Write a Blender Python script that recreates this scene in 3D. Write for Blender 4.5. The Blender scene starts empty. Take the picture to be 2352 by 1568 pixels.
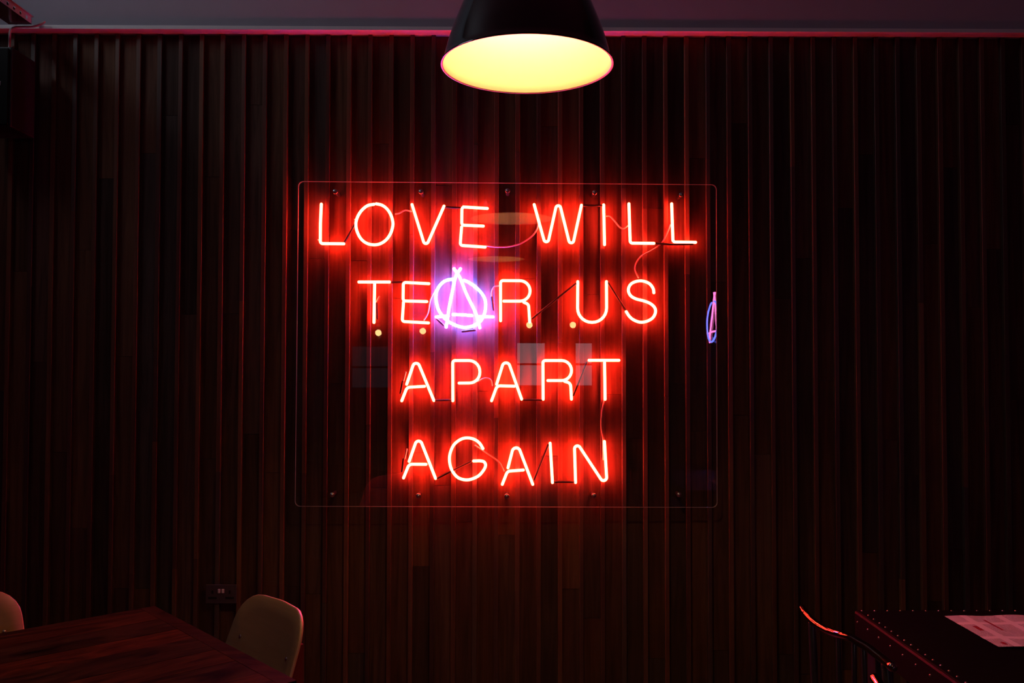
import bpy, bmesh, math, random
from mathutils import Vector, Matrix
random.seed(7)
SC = bpy.context.scene
COL = SC.collection

# ------------------------------------------------------------------ camera, world, exposure
F_PX, W_PX, H_PX = 1980.0, 2352.0, 1568.0
CAM = Vector((0, 0, 1.55))
PITCH, YAW, ROLL = math.radians(1.6), math.radians(0.4), math.radians(0.085)


def cam_axes():
    cy, sy = math.cos(YAW), math.sin(YAW)
    cp, sp = math.cos(PITCH), math.sin(PITCH)
    cr, sr = math.cos(ROLL), math.sin(ROLL)
    B = Matrix(((1, 0, 0), (0, 0, -1), (0, 1, 0)))
    Ry = Matrix(((cy, 0, -sy), (0, 1, 0), (sy, 0, cy)))
    Rx = Matrix(((1, 0, 0), (0, cp, sp), (0, -sp, cp)))
    Rz = Matrix(((cr, -sr, 0), (sr, cr, 0), (0, 0, 1)))
    return Rz @ Rx @ Ry @ B


R_CAM = cam_axes()
cam_data = bpy.data.cameras.new('camera')
cam_data.sensor_width = 36.0
cam_data.lens = F_PX / W_PX * 36.0
cam_data.clip_start = 0.02
cam = bpy.data.objects.new('camera', cam_data)
COL.objects.link(cam)
_r, _d, _f = R_CAM[0], R_CAM[1], R_CAM[2]
_m = Matrix((( _r[0], -_d[0], -_f[0]), (_r[1], -_d[1], -_f[1]), (_r[2], -_d[2], -_f[2]))).to_4x4()
_m.translation = CAM
cam.matrix_world = _m
SC.camera = cam

wd = bpy.data.worlds.new('night_room')
SC.world = wd
wd.use_nodes = True
wd.node_tree.nodes['Background'].inputs[0].default_value = (0.02, 0.025, 0.04, 1)
wd.node_tree.nodes['Background'].inputs[1].default_value = 0.3
SC.view_settings.view_transform = 'Standard'
SC.view_settings.look = 'None'
SC.view_settings.gamma = 1
SC.view_settings.exposure = 0
SC.view_settings.use_curve_mapping = False
SC.cycles.use_denoising = True
SC.cycles.max_bounces = 8
SC.cycles.transparent_max_bounces = 24
SC.cycles.caustics_reflective = False
SC.cycles.caustics_refractive = False
SC.cycles.sample_clamp_indirect = 4.0

# light levels
RED = (122.0, 3.4, 1.7)       # neon radiance
PINK = (120.0, 24.0, 190.0)
BLUE = (14.0, 26.0, 220.0)
PINK_FAR = (22.0, 4.0, 12.0)      # the smaller sign on the side wall
BLUE_FAR = (3.0, 4.0, 24.0)
BULB = 300.0
DAY = 4.2                       # high side window, out of frame
BULK_LEAN = 8.0
BACKWIN = 1.1


# ------------------------------------------------------------------ geometry helpers
def ray(px, py):
    v = Vector(((px - W_PX / 2) / F_PX, (py - H_PX / 2) / F_PX, 1.0))
    return (R_CAM.transposed() @ v)


def atY(px, py, y):
    d = ray(px, py)
    return CAM + d * ((y - CAM.y) / d.y)


def atZ(px, py, z):
    d = ray(px, py)
    return CAM + d * ((z - CAM.z) / d.z)


def on_plane(px, py, p0, n):
    d = ray(px, py)
    return CAM + d * ((p0 - CAM).dot(n) / d.dot(n))


def link(name, me, mat=None, parent=None, smooth=False):
    if mat is not None and len(me.materials) == 0:
        me.materials.append(mat)
    o = bpy.data.objects.new(name, me)
    COL.objects.link(o)
    if parent is not None:
        o.parent = parent
    if smooth:
        for p in me.polygons:
            p.use_smooth = True
    return o


def mesh_from(verts, faces, name='mesh'):
    me = bpy.data.meshes.new(name)
    me.from_pydata([tuple(v) for v in verts], [], faces)
    me.update()
    return me


def bm_mesh(bm, name='mesh'):
    bmesh.ops.recalc_face_normals(bm, faces=bm.faces)
    me = bpy.data.meshes.new(name)
    bm.to_mesh(me)
    bm.free()
    return me


def add_box(bm, c, s, rot=None, bev=0.0):
    g = bmesh.ops.create_cube(bm, size=1.0)
    vs = g['verts']
    bmesh.ops.scale(bm, vec=s, verts=vs)
    if bev > 0:
        es = list({e for v in vs for e in v.link_edges})
        r = bmesh.ops.bevel(bm, geom=es, offset=bev, segments=2, affect='EDGES', profile=0.5)
        vs = list({v for f in r['faces'] for v in f.verts} | {v for v in vs if v.is_valid})
    if rot is not None:
        bmesh.ops.transform(bm, matrix=rot.to_4x4(), verts=vs)
    bmesh.ops.translate(bm, vec=c, verts=vs)
    return vs


def box_mesh(c, s, bev=0.0, rot=None):
    bm = bmesh.new()
    add_box(bm, c, s, rot, bev)
    return bm_mesh(bm)


def lathe(profile, n=48, closed=False):
    """profile: list of (r, z) -> verts, faces around Z."""
    vs, fs = [], []
    for r, z in profile:
        for i in range(n):
            a = 2 * math.pi * i / n
            vs.append((r * math.cos(a), r * math.sin(a), z))
    m = len(profile)
    for j in range(m - 1):
        for i in range(n):
            k = (i + 1) % n
            fs.append((j * n + i, j * n + k, (j + 1) * n + k, (j + 1) * n + i))
    if closed:
        fs.append(tuple(range(n - 1, -1, -1)))
        fs.append(tuple((m - 1) * n + i for i in range(n)))
    return vs, fs


def catmull(pts, sub=6, closed=False):
    P = [Vector(p) for p in pts]
    n = len(P)
    out = []
    for i in range(n - 1 if not closed else n):
        p0 = P[i - 1] if (i > 0 or closed) else P[0] * 2 - P[1]
        p1, p2 = P[i], P[(i + 1) % n]
        p3 = P[(i + 2) % n] if (i + 2 < n or closed) else P[-1] * 2 - P[-2]
        for s in range(sub):
            t = s / sub
            out.append(0.5 * ((2 * p1) + (p2 - p0) * t + (2 * p0 - 5 * p1 + 4 * p2 - p3) * t * t
                              + (3 * p1 - p0 - 3 * p2 + p3) * t ** 3))
    if not closed:
        out.append(P[-1])
    return out


def fillet(pts, r0=22.0):
    """2D polyline with rounded corners; a third value in a point is its own radius."""
    P = [Vector((p[0], p[1])) for p in pts]
    Rr = [(p[2] if len(p) > 2 else r0) for p in pts]
    out = [P[0]]
    for i in range(1, len(P) - 1):
        a, b, c = P[i - 1], P[i], P[i + 1]
        u, v = (a - b), (c - b)
        lu, lv = u.length, v.length
        u, v = u / lu, v / lv
        ang = max(0.05, u.angle(v))
        t = min(Rr[i] / math.tan(ang / 2), lu * 0.49, lv * 0.49)
        r = t * math.tan(ang / 2)
        if ang > 3.1:
            out.append(b)
            continue
        s, e = b + u * t, b + v * t
        cen = b + (u + v).normalized() * (r / math.sin(ang / 2))
        k = max(4, int((math.pi - ang) / 0.22))
        d0, d1 = s - cen, e - cen
        w = d0.angle(d1)
        for j in range(k + 1):
            q = j / k
            if w < 1e-4:
                out.append(s.lerp(e, q))
            else:
                out.append(cen + (d0 * math.sin((1 - q) * w) + d1 * math.sin(q * w)) / math.sin(w))
    out.append(P[-1])
    return out


def tube_bm(bm, pts, r, n=10, round_caps=True):
    """sweep a circle along 3-D points; r may be a list."""
    P = [Vector(p) for p in pts]
    Q = [P[0]]
    for p in P[1:]:
        if (p - Q[-1]).length > 1e-5:
            Q.append(p)
    P = Q
    rs = r if isinstance(r, (list, tuple)) else [r] * len(P)
    if len(rs) != len(P):
        rs = [rs[0]] * len(P)
    T = []
    for i in range(len(P)):
        a = P[max(0, i - 1)]
        b = P[min(len(P) - 1, i + 1)]
        T.append((b - a).normalized())
    ref = Vector((0, 1, 0)) if abs(T[0].y) < 0.9 else Vector((1, 0, 0))
    nrm = (ref - T[0] * ref.dot(T[0])).normalized()
    rings = []

    def ring(c, t, nn, rad):
        b = t.cross(nn)
        return [bm.verts.new(c + (nn * math.cos(2 * math.pi * k / n) + b * math.sin(2 * math.pi * k / n)) * rad)
                for k in range(n)]
    for i in range(len(P)):
        nrm = (nrm - T[i] * nrm.dot(T[i])).normalized()
        if i == 0 and round_caps:
            rings.append(ring(P[0] - T[0] * rs[0] * 0.8, T[0], nrm, rs[0] * 0.45))
            rings.append(ring(P[0] - T[0] * rs[0] * 0.4, T[0], nrm, rs[0] * 0.85))
        rings.append(ring(P[i], T[i], nrm, rs[i]))
        if i == len(P) - 1 and round_caps:
            rings.append(ring(P[i] + T[i] * rs[i] * 0.4, T[i], nrm, rs[i] * 0.85))
            rings.append(ring(P[i] + T[i] * rs[i] * 0.8, T[i], nrm, rs[i] * 0.45))
    for a, b in zip(rings[:-1], rings[1:]):
        for k in range(n):
            bm.faces.new((a[k], a[(k + 1) % n], b[(k + 1) % n], b[k]))
    bm.faces.new(rings[0][::-1])
    bm.faces.new(rings[-1])


def tube_mesh(paths, r, n=10):
    bm = bmesh.new()
    for p in paths:
        tube_bm(bm, p, r, n)
    return bm_mesh(bm)


def prism(outline, thick_vec):
    """closed 3-D outline extruded by a vector."""
    n = len(outline)
    vs = [Vector(v) for v in outline] + [Vector(v) + Vector(thick_vec) for v in outline]
    fs = [tuple(range(n)), tuple(range(2 * n - 1, n - 1, -1))]
    for i in range(n):
        k = (i + 1) % n
        fs.append((i, i + n, k + n, k))
    bm = bmesh.new()
    bv = [bm.verts.new(v) for v in vs]
    for f in fs:
        bm.faces.new([bv[i] for i in f])
    return bm_mesh(bm)


# ------------------------------------------------------------------ tagging
def thing(name, label, cat, loc=(0, 0, 0), rot=(0, 0, 0), group=None):
    o = bpy.data.objects.new(name, None)
    o.empty_display_size = 0.1
    COL.objects.link(o)
    o.location = loc
    o.rotation_euler = rot
    o['label'] = label
    o['category'] = cat
    if group:
        o['group'] = group
    return o


def tag(o, label, cat, group=None):
    o['label'] = label
    o['category'] = cat
    if group:
        o['group'] = group
    return o


def struct(o):
    o['kind'] = 'structure'
    return o


# ------------------------------------------------------------------ materials
def new_mat(name):
    m = bpy.data.materials.new(name)
    m.use_nodes = True
    nt = m.node_tree
    for n in list(nt.nodes):
        nt.nodes.remove(n)
    out = nt.nodes.new('ShaderNodeOutputMaterial')
    return m, nt, out


def pbr(name, col, rough=0.5, metal=0.0, spec=0.5, noise=0.0, scale=30.0, bump=0.0, coat=0.0):
    m, nt, out = new_mat(name)
    b = nt.nodes.new('ShaderNodeBsdfPrincipled')
    b.inputs['Base Color'].default_value = (*col, 1)
    b.inputs['Roughness'].default_value = rough
    b.inputs['Metallic'].default_value = metal
    b.inputs['Specular IOR Level'].default_value = spec
    b.inputs['Coat Weight'].default_value = coat
    nt.links.new(b.outputs[0], out.inputs[0])
    tc = nt.nodes.new('ShaderNodeTexCoord')
    nz = nt.nodes.new('ShaderNodeTexNoise')
    nz.inputs['Scale'].default_value = scale
    nz.inputs['Detail'].default_value = 4
    nt.links.new(tc.outputs['Object'], nz.inputs['Vector'])
    if noise > 0:
        mx = nt.nodes.new('ShaderNodeMix')
        mx.data_type = 'RGBA'
        mx.inputs['A'].default_value = (*[c * (1 - noise) for c in col], 1)
        mx.inputs['B'].default_value = (*[min(1, c * (1 + noise)) for c in col], 1)
        nt.links.new(nz.outputs['Fac'], mx.inputs['Factor'])
        nt.links.new(mx.outputs['Result'], b.inputs['Base Color'])
    if bump > 0:
        bp = nt.nodes.new('ShaderNodeBump')
        bp.inputs['Strength'].default_value = bump
        bp.inputs['Distance'].default_value = 0.002
        nt.links.new(nz.outputs['Fac'], bp.inputs['Height'])
        nt.links.new(bp.outputs[0], b.inputs['Normal'])
    return m


def wood(name, stretch, rough=0.4, spec=0.4, contrast=0.45, ring_scale=1.0, bump=0.15, col=None, offset_by_object=True, coat=0.0, distort=1.2):
    """grainy wood; tint comes from each object's own colour unless col is given."""
    m, nt, out = new_mat(name)
    b = nt.nodes.new('ShaderNodeBsdfPrincipled')
    b.inputs['Roughness'].default_value = rough
    b.inputs['Specular IOR Level'].default_value = spec
    b.inputs['Coat Weight'].default_value = coat
    b.inputs['Coat Roughness'].default_value = 0.25
    nt.links.new(b.outputs[0], out.inputs[0])
    tc = nt.nodes.new('ShaderNodeTexCoord')
    mp = nt.nodes.new('ShaderNodeMapping')
    mp.inputs['Scale'].default_value = stretch
    oi = nt.nodes.new('ShaderNodeObjectInfo')
    nt.links.new(tc.outputs['Object'], mp.inputs['Vector'])
    if offset_by_object:
        mul = nt.nodes.new('ShaderNodeMath')
        mul.operation = 'MULTIPLY'
        mul.inputs[1].default_value = 37.0
        nt.links.new(oi.outputs['Random'], mul.inputs[0])
        nt.links.new(mul.outputs[0], mp.inputs['Location'])
    wv = nt.nodes.new('ShaderNodeTexNoise')
    wv.inputs['Scale'].default_value = 1.0 * ring_scale
    wv.inputs['Detail'].default_value = 6
    wv.inputs['Roughness'].default_value = 0.62
    wv.inputs['Distortion'].default_value = distort
    nt.links.new(mp.outputs[0], wv.inputs['Vector'])
    rp = nt.nodes.new('ShaderNodeValToRGB')
    rp.color_ramp.elements[0].position = 0.3
    rp.color_ramp.elements[1].position = 0.7
    lo = 1 - contrast
    hi = 1 + contrast
    rp.color_ramp.elements[0].color = (lo, lo, lo, 1)
    rp.color_ramp.elements[1].color = (hi, hi, hi, 1)
    nt.links.new(wv.outputs['Fac'], rp.inputs[0])
    mx = nt.nodes.new('ShaderNodeMix')
    mx.data_type = 'RGBA'
    mx.blend_type = 'MULTIPLY'
    mx.inputs['Factor'].default_value = 1.0
    if col is None:
        nt.links.new(oi.outputs['Color'], mx.inputs['A'])
    else:
        mx.inputs['A'].default_value = (*col, 1)
    nt.links.new(rp.outputs[0], mx.inputs['B'])
    nt.links.new(mx.outputs['Result'], b.inputs['Base Color'])
    bp = nt.nodes.new('ShaderNodeBump')
    bp.inputs['Strength'].default_value = bump
    bp.inputs['Distance'].default_value = 0.002
    nt.links.new(wv.outputs['Fac'], bp.inputs['Height'])
    nt.links.new(bp.outputs[0], b.inputs['Normal'])
    return m


def emit(name, col, strength=1.0):
    m, nt, out = new_mat(name)
    e = nt.nodes.new('ShaderNodeEmission')
    e.inputs[0].default_value = (*col, 1)
    e.inputs[1].default_value = strength
    nt.links.new(e.outputs[0], out.inputs[0])
    return m


def neon_mat(name, rgb):
    k = max(rgb)
    return emit(name, tuple(c / k for c in rgb), k)


def sleeve_mat(name, rgb):
    """clear glass wall of a neon tube, with a faint rim glow added as its own emission."""
    m, nt, out = new_mat(name)
    t = nt.nodes.new('ShaderNodeBsdfTransparent')
    e = nt.nodes.new('ShaderNodeEmission')
    k = max(rgb)
    e.inputs[0].default_value = (*[c / k for c in rgb], 1)
    e.inputs[1].default_value = k
    a = nt.nodes.new('ShaderNodeAddShader')
    nt.links.new(t.outputs[0], a.inputs[0])
    nt.links.new(e.outputs[0], a.inputs[1])
    nt.links.new(a.outputs[0], out.inputs[0])
    return m


def clear_sheet(name, tint=(0.97, 0.98, 0.98), f0=0.042, rough=0.0):
    """thin clear acrylic: passes light straight through, mirrors by Schlick's Fresnel law on each face."""
    m, nt, out = new_mat(name)
    t = nt.nodes.new('ShaderNodeBsdfTransparent')
    t.inputs[0].default_value = (*tint, 1)
    g = nt.nodes.new('ShaderNodeBsdfGlossy')
    g.inputs['Roughness'].default_value = rough
    ge = nt.nodes.new('ShaderNodeNewGeometry')
    dt = nt.nodes.new('ShaderNodeVectorMath')
    dt.operation = 'DOT_PRODUCT'
    nt.links.new(ge.outputs['Incoming'], dt.inputs[0])
    nt.links.new(ge.outputs['Normal'], dt.inputs[1])

    def math_node(op, a=None, b=None):
        n = nt.nodes.new('ShaderNodeMath')
        n.operation = op
        for i, v in enumerate((a, b)):
            if v is None:
                continue
            if isinstance(v, (int, float)):
                n.inputs[i].default_value = v
            else:
                nt.links.new(v, n.inputs[i])
        return n.outputs[0]
    c = math_node('ABSOLUTE', dt.outputs['Value'])
    q = math_node('POWER', math_node('SUBTRACT', 1.0, c), 5.0)
    fr = math_node('ADD', math_node('MULTIPLY', q, 1 - f0), f0)
    mx = nt.nodes.new('ShaderNodeMixShader')
    nt.links.new(fr, mx.inputs[0])
    nt.links.new(t.outputs[0], mx.inputs[1])
    nt.links.new(g.outputs[0], mx.inputs[2])
    nt.links.new(mx.outputs[0], out.inputs[0])
    return m


def frosted(name, col):
    m, nt, out = new_mat(name)
    d = nt.nodes.new('ShaderNodeBsdfDiffuse')
    d.inputs[0].default_value = (*col, 1)
    t = nt.nodes.new('ShaderNodeBsdfTranslucent')
    t.inputs[0].default_value = (*col, 1)
    mx = nt.nodes.new('ShaderNodeMixShader')
    mx.inputs[0].default_value = 0.6
    nt.links.new(d.outputs[0], mx.inputs[1])
    nt.links.new(t.outputs[0], mx.inputs[2])
    nt.links.new(mx.outputs[0], out.inputs[0])
    return m


M = {}
M['plank'] = wood('stained_plank_wood', (26, 26, 1.3), rough=0.55, spec=0.1, contrast=0.4)
M['batten'] = wood('stained_batten_wood', (30, 30, 1.6), rough=0.4, spec=0.3, contrast=0.3)
M['dark'] = pbr('dark_backing', (0.02, 0.014, 0.012), 0.8)
M['ceiling'] = pbr('ceiling_paint', (0.30, 0.29, 0.30), 0.75, spec=0.2, noise=0.04, scale=6, bump=0.1)
M['bulkhead'] = pbr('bulkhead_paint', (0.40, 0.41, 0.47), 0.75, spec=0.2, noise=0.06, scale=9, bump=0.15)
M['trim'] = pbr('white_gloss_trim', (0.80, 0.78, 0.78), 0.45, spec=0.3)
M['plaster'] = pbr('dark_plaster', (0.10, 0.08, 0.075), 0.8, noise=0.1, scale=8)
M['floor'] = wood('floor_boards', (3, 22, 3), rough=0.45, contrast=0.4, col=(0.07, 0.045, 0.03), offset_by_object=False)
M['red'] = neon_mat('red_neon_gas', RED)
M['pink'] = neon_mat('pink_neon_gas', PINK)
M['blue'] = neon_mat('blue_neon_gas', BLUE)
M['red_glass'] = sleeve_mat('red_neon_glass', (0.8, 0.15, 0.03))
M['pink_glass'] = sleeve_mat('pink_neon_glass', (0.6, 0.16, 0.6))
M['blue_glass'] = sleeve_mat('blue_neon_glass', (0.10, 0.18, 0.75))
M['acrylic'] = clear_sheet('clear_acrylic')
M['acrylic_edge'] = frosted('sawn_acrylic_edge', (0.75, 0.75, 0.75))
M['steel'] = pbr('brushed_steel', (0.42, 0.42, 0.43), 0.28, metal=1.0)
M['dark_steel'] = pbr('dark_lacquered_steel', (0.03, 0.028, 0.028), 0.22, metal=0.0, spec=0.7, coat=0.5)
M['black_tube'] = pbr('blackout_paint', (0.014, 0.012, 0.012), 0.5)
M['cable'] = pbr('clear_silicone_sleeve', (0.62, 0.42, 0.42), 0.35, spec=0.5)
M['black'] = pbr('black_enamel', (0.004, 0.004, 0.004), 0.07, spec=0.5)
M['enamel'] = pbr('white_enamel', (0.82, 0.74, 0.55), 0.45)
M['bulb'] = emit('warm_bulb', (1.0, 0.56, 0.21), BULB)
M['flex'] = pbr('black_flex', (0.01, 0.01, 0.01), 0.6)
M['ply'] = wood('birch_ply_face', (2.2, 2.2, 40), rough=0.4, spec=0.4, contrast=0.10, col=(0.34, 0.215, 0.105), bump=0.05)
M['ply_edge'] = pbr('ply_edge', (0.62, 0.42, 0.26), 0.4)
M['table'] = wood('oiled_table_wood', (2.6, 11, 11), rough=0.55, spec=0.03, contrast=0.9, bump=0.3, distort=3.0)
M['leather'] = pbr('black_leather', (0.0035, 0.003, 0.003), 0.45, spec=0.1, noise=0.2, scale=60, bump=0.25)
M['stud'] = pbr('tarnished_stud', (0.22, 0.19, 0.17), 0.35, metal=1.0)
M['chrome'] = pbr('black_chrome_tube', (0.22, 0.20, 0.20), 0.07, metal=1.0)
M['post'] = pbr('dark_red_chair_post', (0.20, 0.03, 0.03), 0.5, spec=0.1)  # one even dark red over the whole post
M['plate'] = pbr('brushed_socket_plate', (0.16, 0.15, 0.15), 0.45, metal=0.8)
M['socket_black'] = pbr('black_socket_insert', (0.01, 0.01, 0.01), 0.5)
M['switch'] = pbr('white_rocker', (0.75, 0.72, 0.70), 0.35)
M['galv'] = pbr('galvanised_steel', (0.50, 0.50, 0.52), 0.45, metal=0.3, noise=0.1)
M['speaker'] = pbr('black_speaker_shell', (0.006, 0.006, 0.006), 0.5)
M['white_cable'] = pbr('grey_cable_sheath', (0.45, 0.42, 0.42), 0.5)
M['frame'] = pbr('painted_window_frame', (0.10, 0.09, 0.09), 0.5)
M['pink_far'] = neon_mat('dim_pink_neon_gas', PINK_FAR)
M['blue_far'] = neon_mat('dim_blue_neon_gas', BLUE_FAR)
M['pink_far_glass'] = sleeve_mat('dim_pink_neon_glass', (0.5, 0.05, 0.25))
M['blue_far_glass'] = sleeve_mat('dim_blue_neon_glass', (0.05, 0.05, 0.6))
M['day'] = emit('daylit_window_pane', (0.80, 0.88, 1.0), DAY)
M['backpane'] = emit('daylit_shopfront_pane', (0.86, 0.88, 1.0), BACKWIN)
M['dimpane'] = emit('shaded_shopfront_pane', (0.7, 0.75, 1.0), 0.07)
M['jar'] = clear_sheet('clear_jar_glass', (0.92, 0.92, 0.9), 0.05)
M['jarbulb'] = emit('small_filament_bulb', (1.0, 0.72, 0.28), 18.0)

# ------------------------------------------------------------------ room shell
Y_BOARD, Y_BATTEN = 4.19, 4.168
Y_TUBE = 4.146
Z_SOF = CAM.z + 1.632             # top of the trim strip over the panelling
Z_CEIL = 5.0
XL, XR, YB = -3.1, 2.9, -7.0

floor = struct(link('floor', box_mesh(((XL + XR) / 2, (YB + 4.3) / 2, -0.05), (XR - XL + 0.4, 4.3 - YB + 0.4, 0.1)), M['floor']))
ceiling = struct(link('ceiling', box_mesh(((XL + XR) / 2, (YB + 4.3) / 2, Z_CEIL + 0.05), (XR - XL + 0.4, 4.3 - YB + 0.4, 0.1)), M['ceiling']))
wall_back = struct(link('wall_back', box_mesh(((XL + XR) / 2, 4.28, Z_CEIL / 2), (XR - XL + 0.4, 0.12, Z_CEIL)), M['dark']))
wall_right = struct(link('wall_right', box_mesh((XR + 0.06, (YB + 4.22) / 2, Z_CEIL / 2), (0.12, 4.22 - YB, Z_CEIL)), M['plaster']))


def wall_with_holes(name, axis, pos, thick, lo, hi, holes, mat):
    """wall slab split into boxes around rectangular holes (u0,u1,z0,z1); axis 'x' = wall at x=pos running in y."""
    bm = bmesh.new()
    us = sorted({lo, hi} | {h[0] for h in holes} | {h[1] for h in holes})
    for u0, u1 in zip(us[:-1], us[1:]):
        um = (u0 + u1) / 2
        zs = [(0.0, Z_CEIL)]
        for h in holes:
            if h[0] < um < h[1]:
                nz = []
                for a, b in zs:
                    if h[2] > a:
                        nz.append((a, min(b, h[2])))
                    if h[3] < b:
                        nz.append((max(a, h[3]), b))
                zs = nz
        for a, b in zs:
            if axis == 'x':
                add_box(bm, (pos, um, (a + b) / 2), (thick, u1 - u0, b - a))
            else:
                add_box(bm, (um, pos, (a + b) / 2), (u1 - u0, thick, b - a))
    return struct(link(name, bm_mesh(bm), mat))


def window(idx, axis, pos, u0, u1, z0, z1, cols, rows, pane_mat):
    """framed window: frame bars with a pane in every light."""
    def bx(u, z, du, dz, t):
        if axis == 'x':
            return box_mesh((pos, u, z), (t, du, dz))
        return box_mesh((u, pos, z), (du, t, dz))
    bm = bmesh.new()
    fr = 0.05

    def ab(u, z, du, dz, t=0.10):
        if axis == 'x':
            add_box(bm, (pos, u, z), (t, du, dz))
        else:
            add_box(bm, (u, pos, z), (du, t, dz))
    ab((u0 + u1) / 2, z0 + fr / 2, u1 - u0, fr)
    ab((u0 + u1) / 2, z1 - fr / 2, u1 - u0, fr)
    ab(u0 + fr / 2, (z0 + z1) / 2, fr, z1 - z0 - 2 * fr)
    ab(u1 - fr / 2, (z0 + z1) / 2, fr, z1 - z0 - 2 * fr)
    cu = (u1 - u0 - 2 * fr) / cols
    cz = (z1 - z0 - 2 * fr) / rows
    b = 0.035
    for i in range(1, cols):
        ab(u0 + fr + cu * i, (z0 + z1) / 2, b, z1 - z0 - 2 * fr, 0.06)
    for j in range(1, rows):
        ab((u0 + u1) / 2, z0 + fr + cz * j, u1 - u0 - 2 * fr, b, 0.055)
    w = struct(link('window_%d' % idx, bm_mesh(bm), M['frame']))
    for i in range(cols):
        for j in range(rows):
            link('pane', bx(u0 + fr + cu * (i + .5), z0 + fr + cz * (j + .5), cu - b, cz - b, 0.012), pane_mat, w)
    return w


left_holes = [(1.9, 3.3, 3.7, 4.7)]
wall_with_holes('wall_left', 'x', XL - 0.06, 0.12, YB, 4.22, left_holes, M['plaster'])
back_holes = [(0.36, 0.98, 0.94, 1.82), (1.40, 1.82, 0.94, 1.82), (-2.55, -1.75, 0.9, 1.75)]
wall_with_holes('wall_front', 'y', YB - 0.06, 0.12, XL - 0.12, XR + 0.12, back_holes, M['plaster'])
wi = 1
for h in left_holes:
    window(wi, 'x', XL - 0.06, *h, 3, 2, M['day'])
    wi += 1
for h in back_holes:
    window(wi, 'y', YB - 0.06, *h, 1, 2, M['backpane'] if h[0] > 0 else M['dimpane'])
    wi += 1

# trim at the top of the panelling: its front faces the room, its underside faces the sign
trim = struct(link('trim_1', box_mesh(((XL + XR) / 2, (4.112 + 4.22) / 2, Z_SOF - 0.0095), (XR - XL, 4.22 - 4.112, 0.019), 0.0015), M['trim']))
# painted bulkhead above it, leaning a little out into the room
LEAN = math.tan(math.radians(BULK_LEAN))
_h = Z_CEIL - Z_SOF
_o = [Vector((XL, 4.116, Z_SOF)), Vector((XL, 4.116 - _h * LEAN, Z_CEIL)), Vector((XL, 4.25, Z_CEIL)), Vector((XL, 4.25, Z_SOF))]
bulkhead = struct(link('wall_bulkhead', prism(_o, (XR - XL, 0, 0)), M['bulkhead']))

# ------------------------------------------------------------------ boards and battens on the wall
Z_TOP = Z_SOF - 0.019
PITCH_PX, C0_PX = 48.9, 699.8


def upright(x0, x1, z0, z1, y0, y1, ch):
    """vertical board from y0 (face) to y1 (back) with eased front edges."""
    prof = [(x0, y1), (x0, y0 + ch), (x0 + ch, y0), (x1 - ch, y0), (x1, y0 + ch), (x1, y1)]
    n = len(prof)
    c = Vector(((x0 + x1) / 2, y1, z0))
    vs = [Vector((x, y, z0)) - c for x, y in prof] + [Vector((x, y, z1)) - c for x, y in prof]
    fs = [tuple(range(n - 1, -1, -1)), tuple(range(n, 2 * n))]
    for i in range(n):
        k = (i + 1) % n
        fs.append((i, k, n + k, n + i))
    return mesh_from(vs, fs, 'board'), c


tones = [(0.105, 0.048, 0.030), (0.082, 0.040, 0.028), (0.125, 0.058, 0.034), (0.060, 0.034, 0.026),
         (0.100, 0.052, 0.038), (0.140, 0.066, 0.036), (0.070, 0.048, 0.040), (0.090, 0.042, 0.026)]
# joints read from the photograph: column -> list of (pixel y, tone below)
joints = {-10: [(410, 3)], -7: [(265, 6)], 7: [(1010, 3), (1199, 1)], 12: [(1352, 1)], 5: [(1040, 2), (1300, 3)],
          10: [(640, 1)], 17: [(560, 1), (880, 3)], 3: [(330, 3), (1120, 4)], -4: [(720, 1)], 1: [(880, 0)]}
top_tone = {-10: 5, -12: 2, -7: 3, 7: 4, 9: 0, 6: 5, 8: 2, 11: 5}
for k in range(-21, 40):
    cx = C0_PX + PITCH_PX * k
    xc = atY(cx, 800, Y_BATTEN).x
    xn = atY(cx + PITCH_PX, 800, Y_BATTEN).x
    if xc > XR - 0.02 or xn < XL + 0.02:
        continue
    x0, x1 = max(xc, XL + 0.001) + 0.001, min(xn, XR - 0.001) - 0.001
    js = joints.get(k)
    if js is None:
        js = []
        y = random.uniform(-300, 500)
        while y < 1700:
            if y > 100:
                js.append((y, random.randrange(8)))
            y += random.uniform(520, 1100)
    zs = [Z_TOP] + [atY(cx, j[0], Y_BOARD).z for j in js] + [0.0]
    ts = [top_tone.get(k, random.randrange(8))] + [j[1] for j in js]
    for z1, z0, t in zip(zs[:-1], zs[1:], ts):
        if z1 - z0 < 0.02:
            continue
        me, c = upright(x0, x1, z0 + 0.001, z1 - 0.0005, Y_BOARD + random.uniform(-0.0015, 0.0015), 4.22, 0.0015)
        o = link('plank', me, M['plank'], wall_back)
        o.location = c
        v = random.uniform(0.88, 1.12)
        o.color = (*[q * v for q in tones[t]], 1)
    if XL + 0.02 < xc < XR - 0.02:
        bw = random.uniform(0.0195, 0.0225)
        cuts = [Z_TOP]
        if random.random() < 0.6:
            cuts.append(random.uniform(0.4, 2.8))
        cuts.append(0.0)
        for z1, z0 in zip(cuts[:-1], cuts[1:]):
            me, c = upright(xc - bw / 2, xc + bw / 2, z0 + 0.0005, z1 - 0.0005, Y_BATTEN + random.uniform(-0.001, 0.001), Y_BOARD + 0.0015, 0.0012)
            o = link('batten', me, M['batten'], wall_back)
            o.location = c
            t = random.choice(tones)
            v = random.uniform(1.0, 1.35)
            o.color = (*[q * v for q in t], 1)

# ------------------------------------------------------------------ the neon sign
PN_IN = ray(1142, 822).normalized()              # direction into the panel along its normal
PN = -PN_IN
P_C = atY(1166, 790, 4.106)                      # centre of the panel's front face


def panel_pt(px, py, depth=0.0):
    return on_plane(px, py, P_C + PN_IN * depth, PN)


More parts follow.
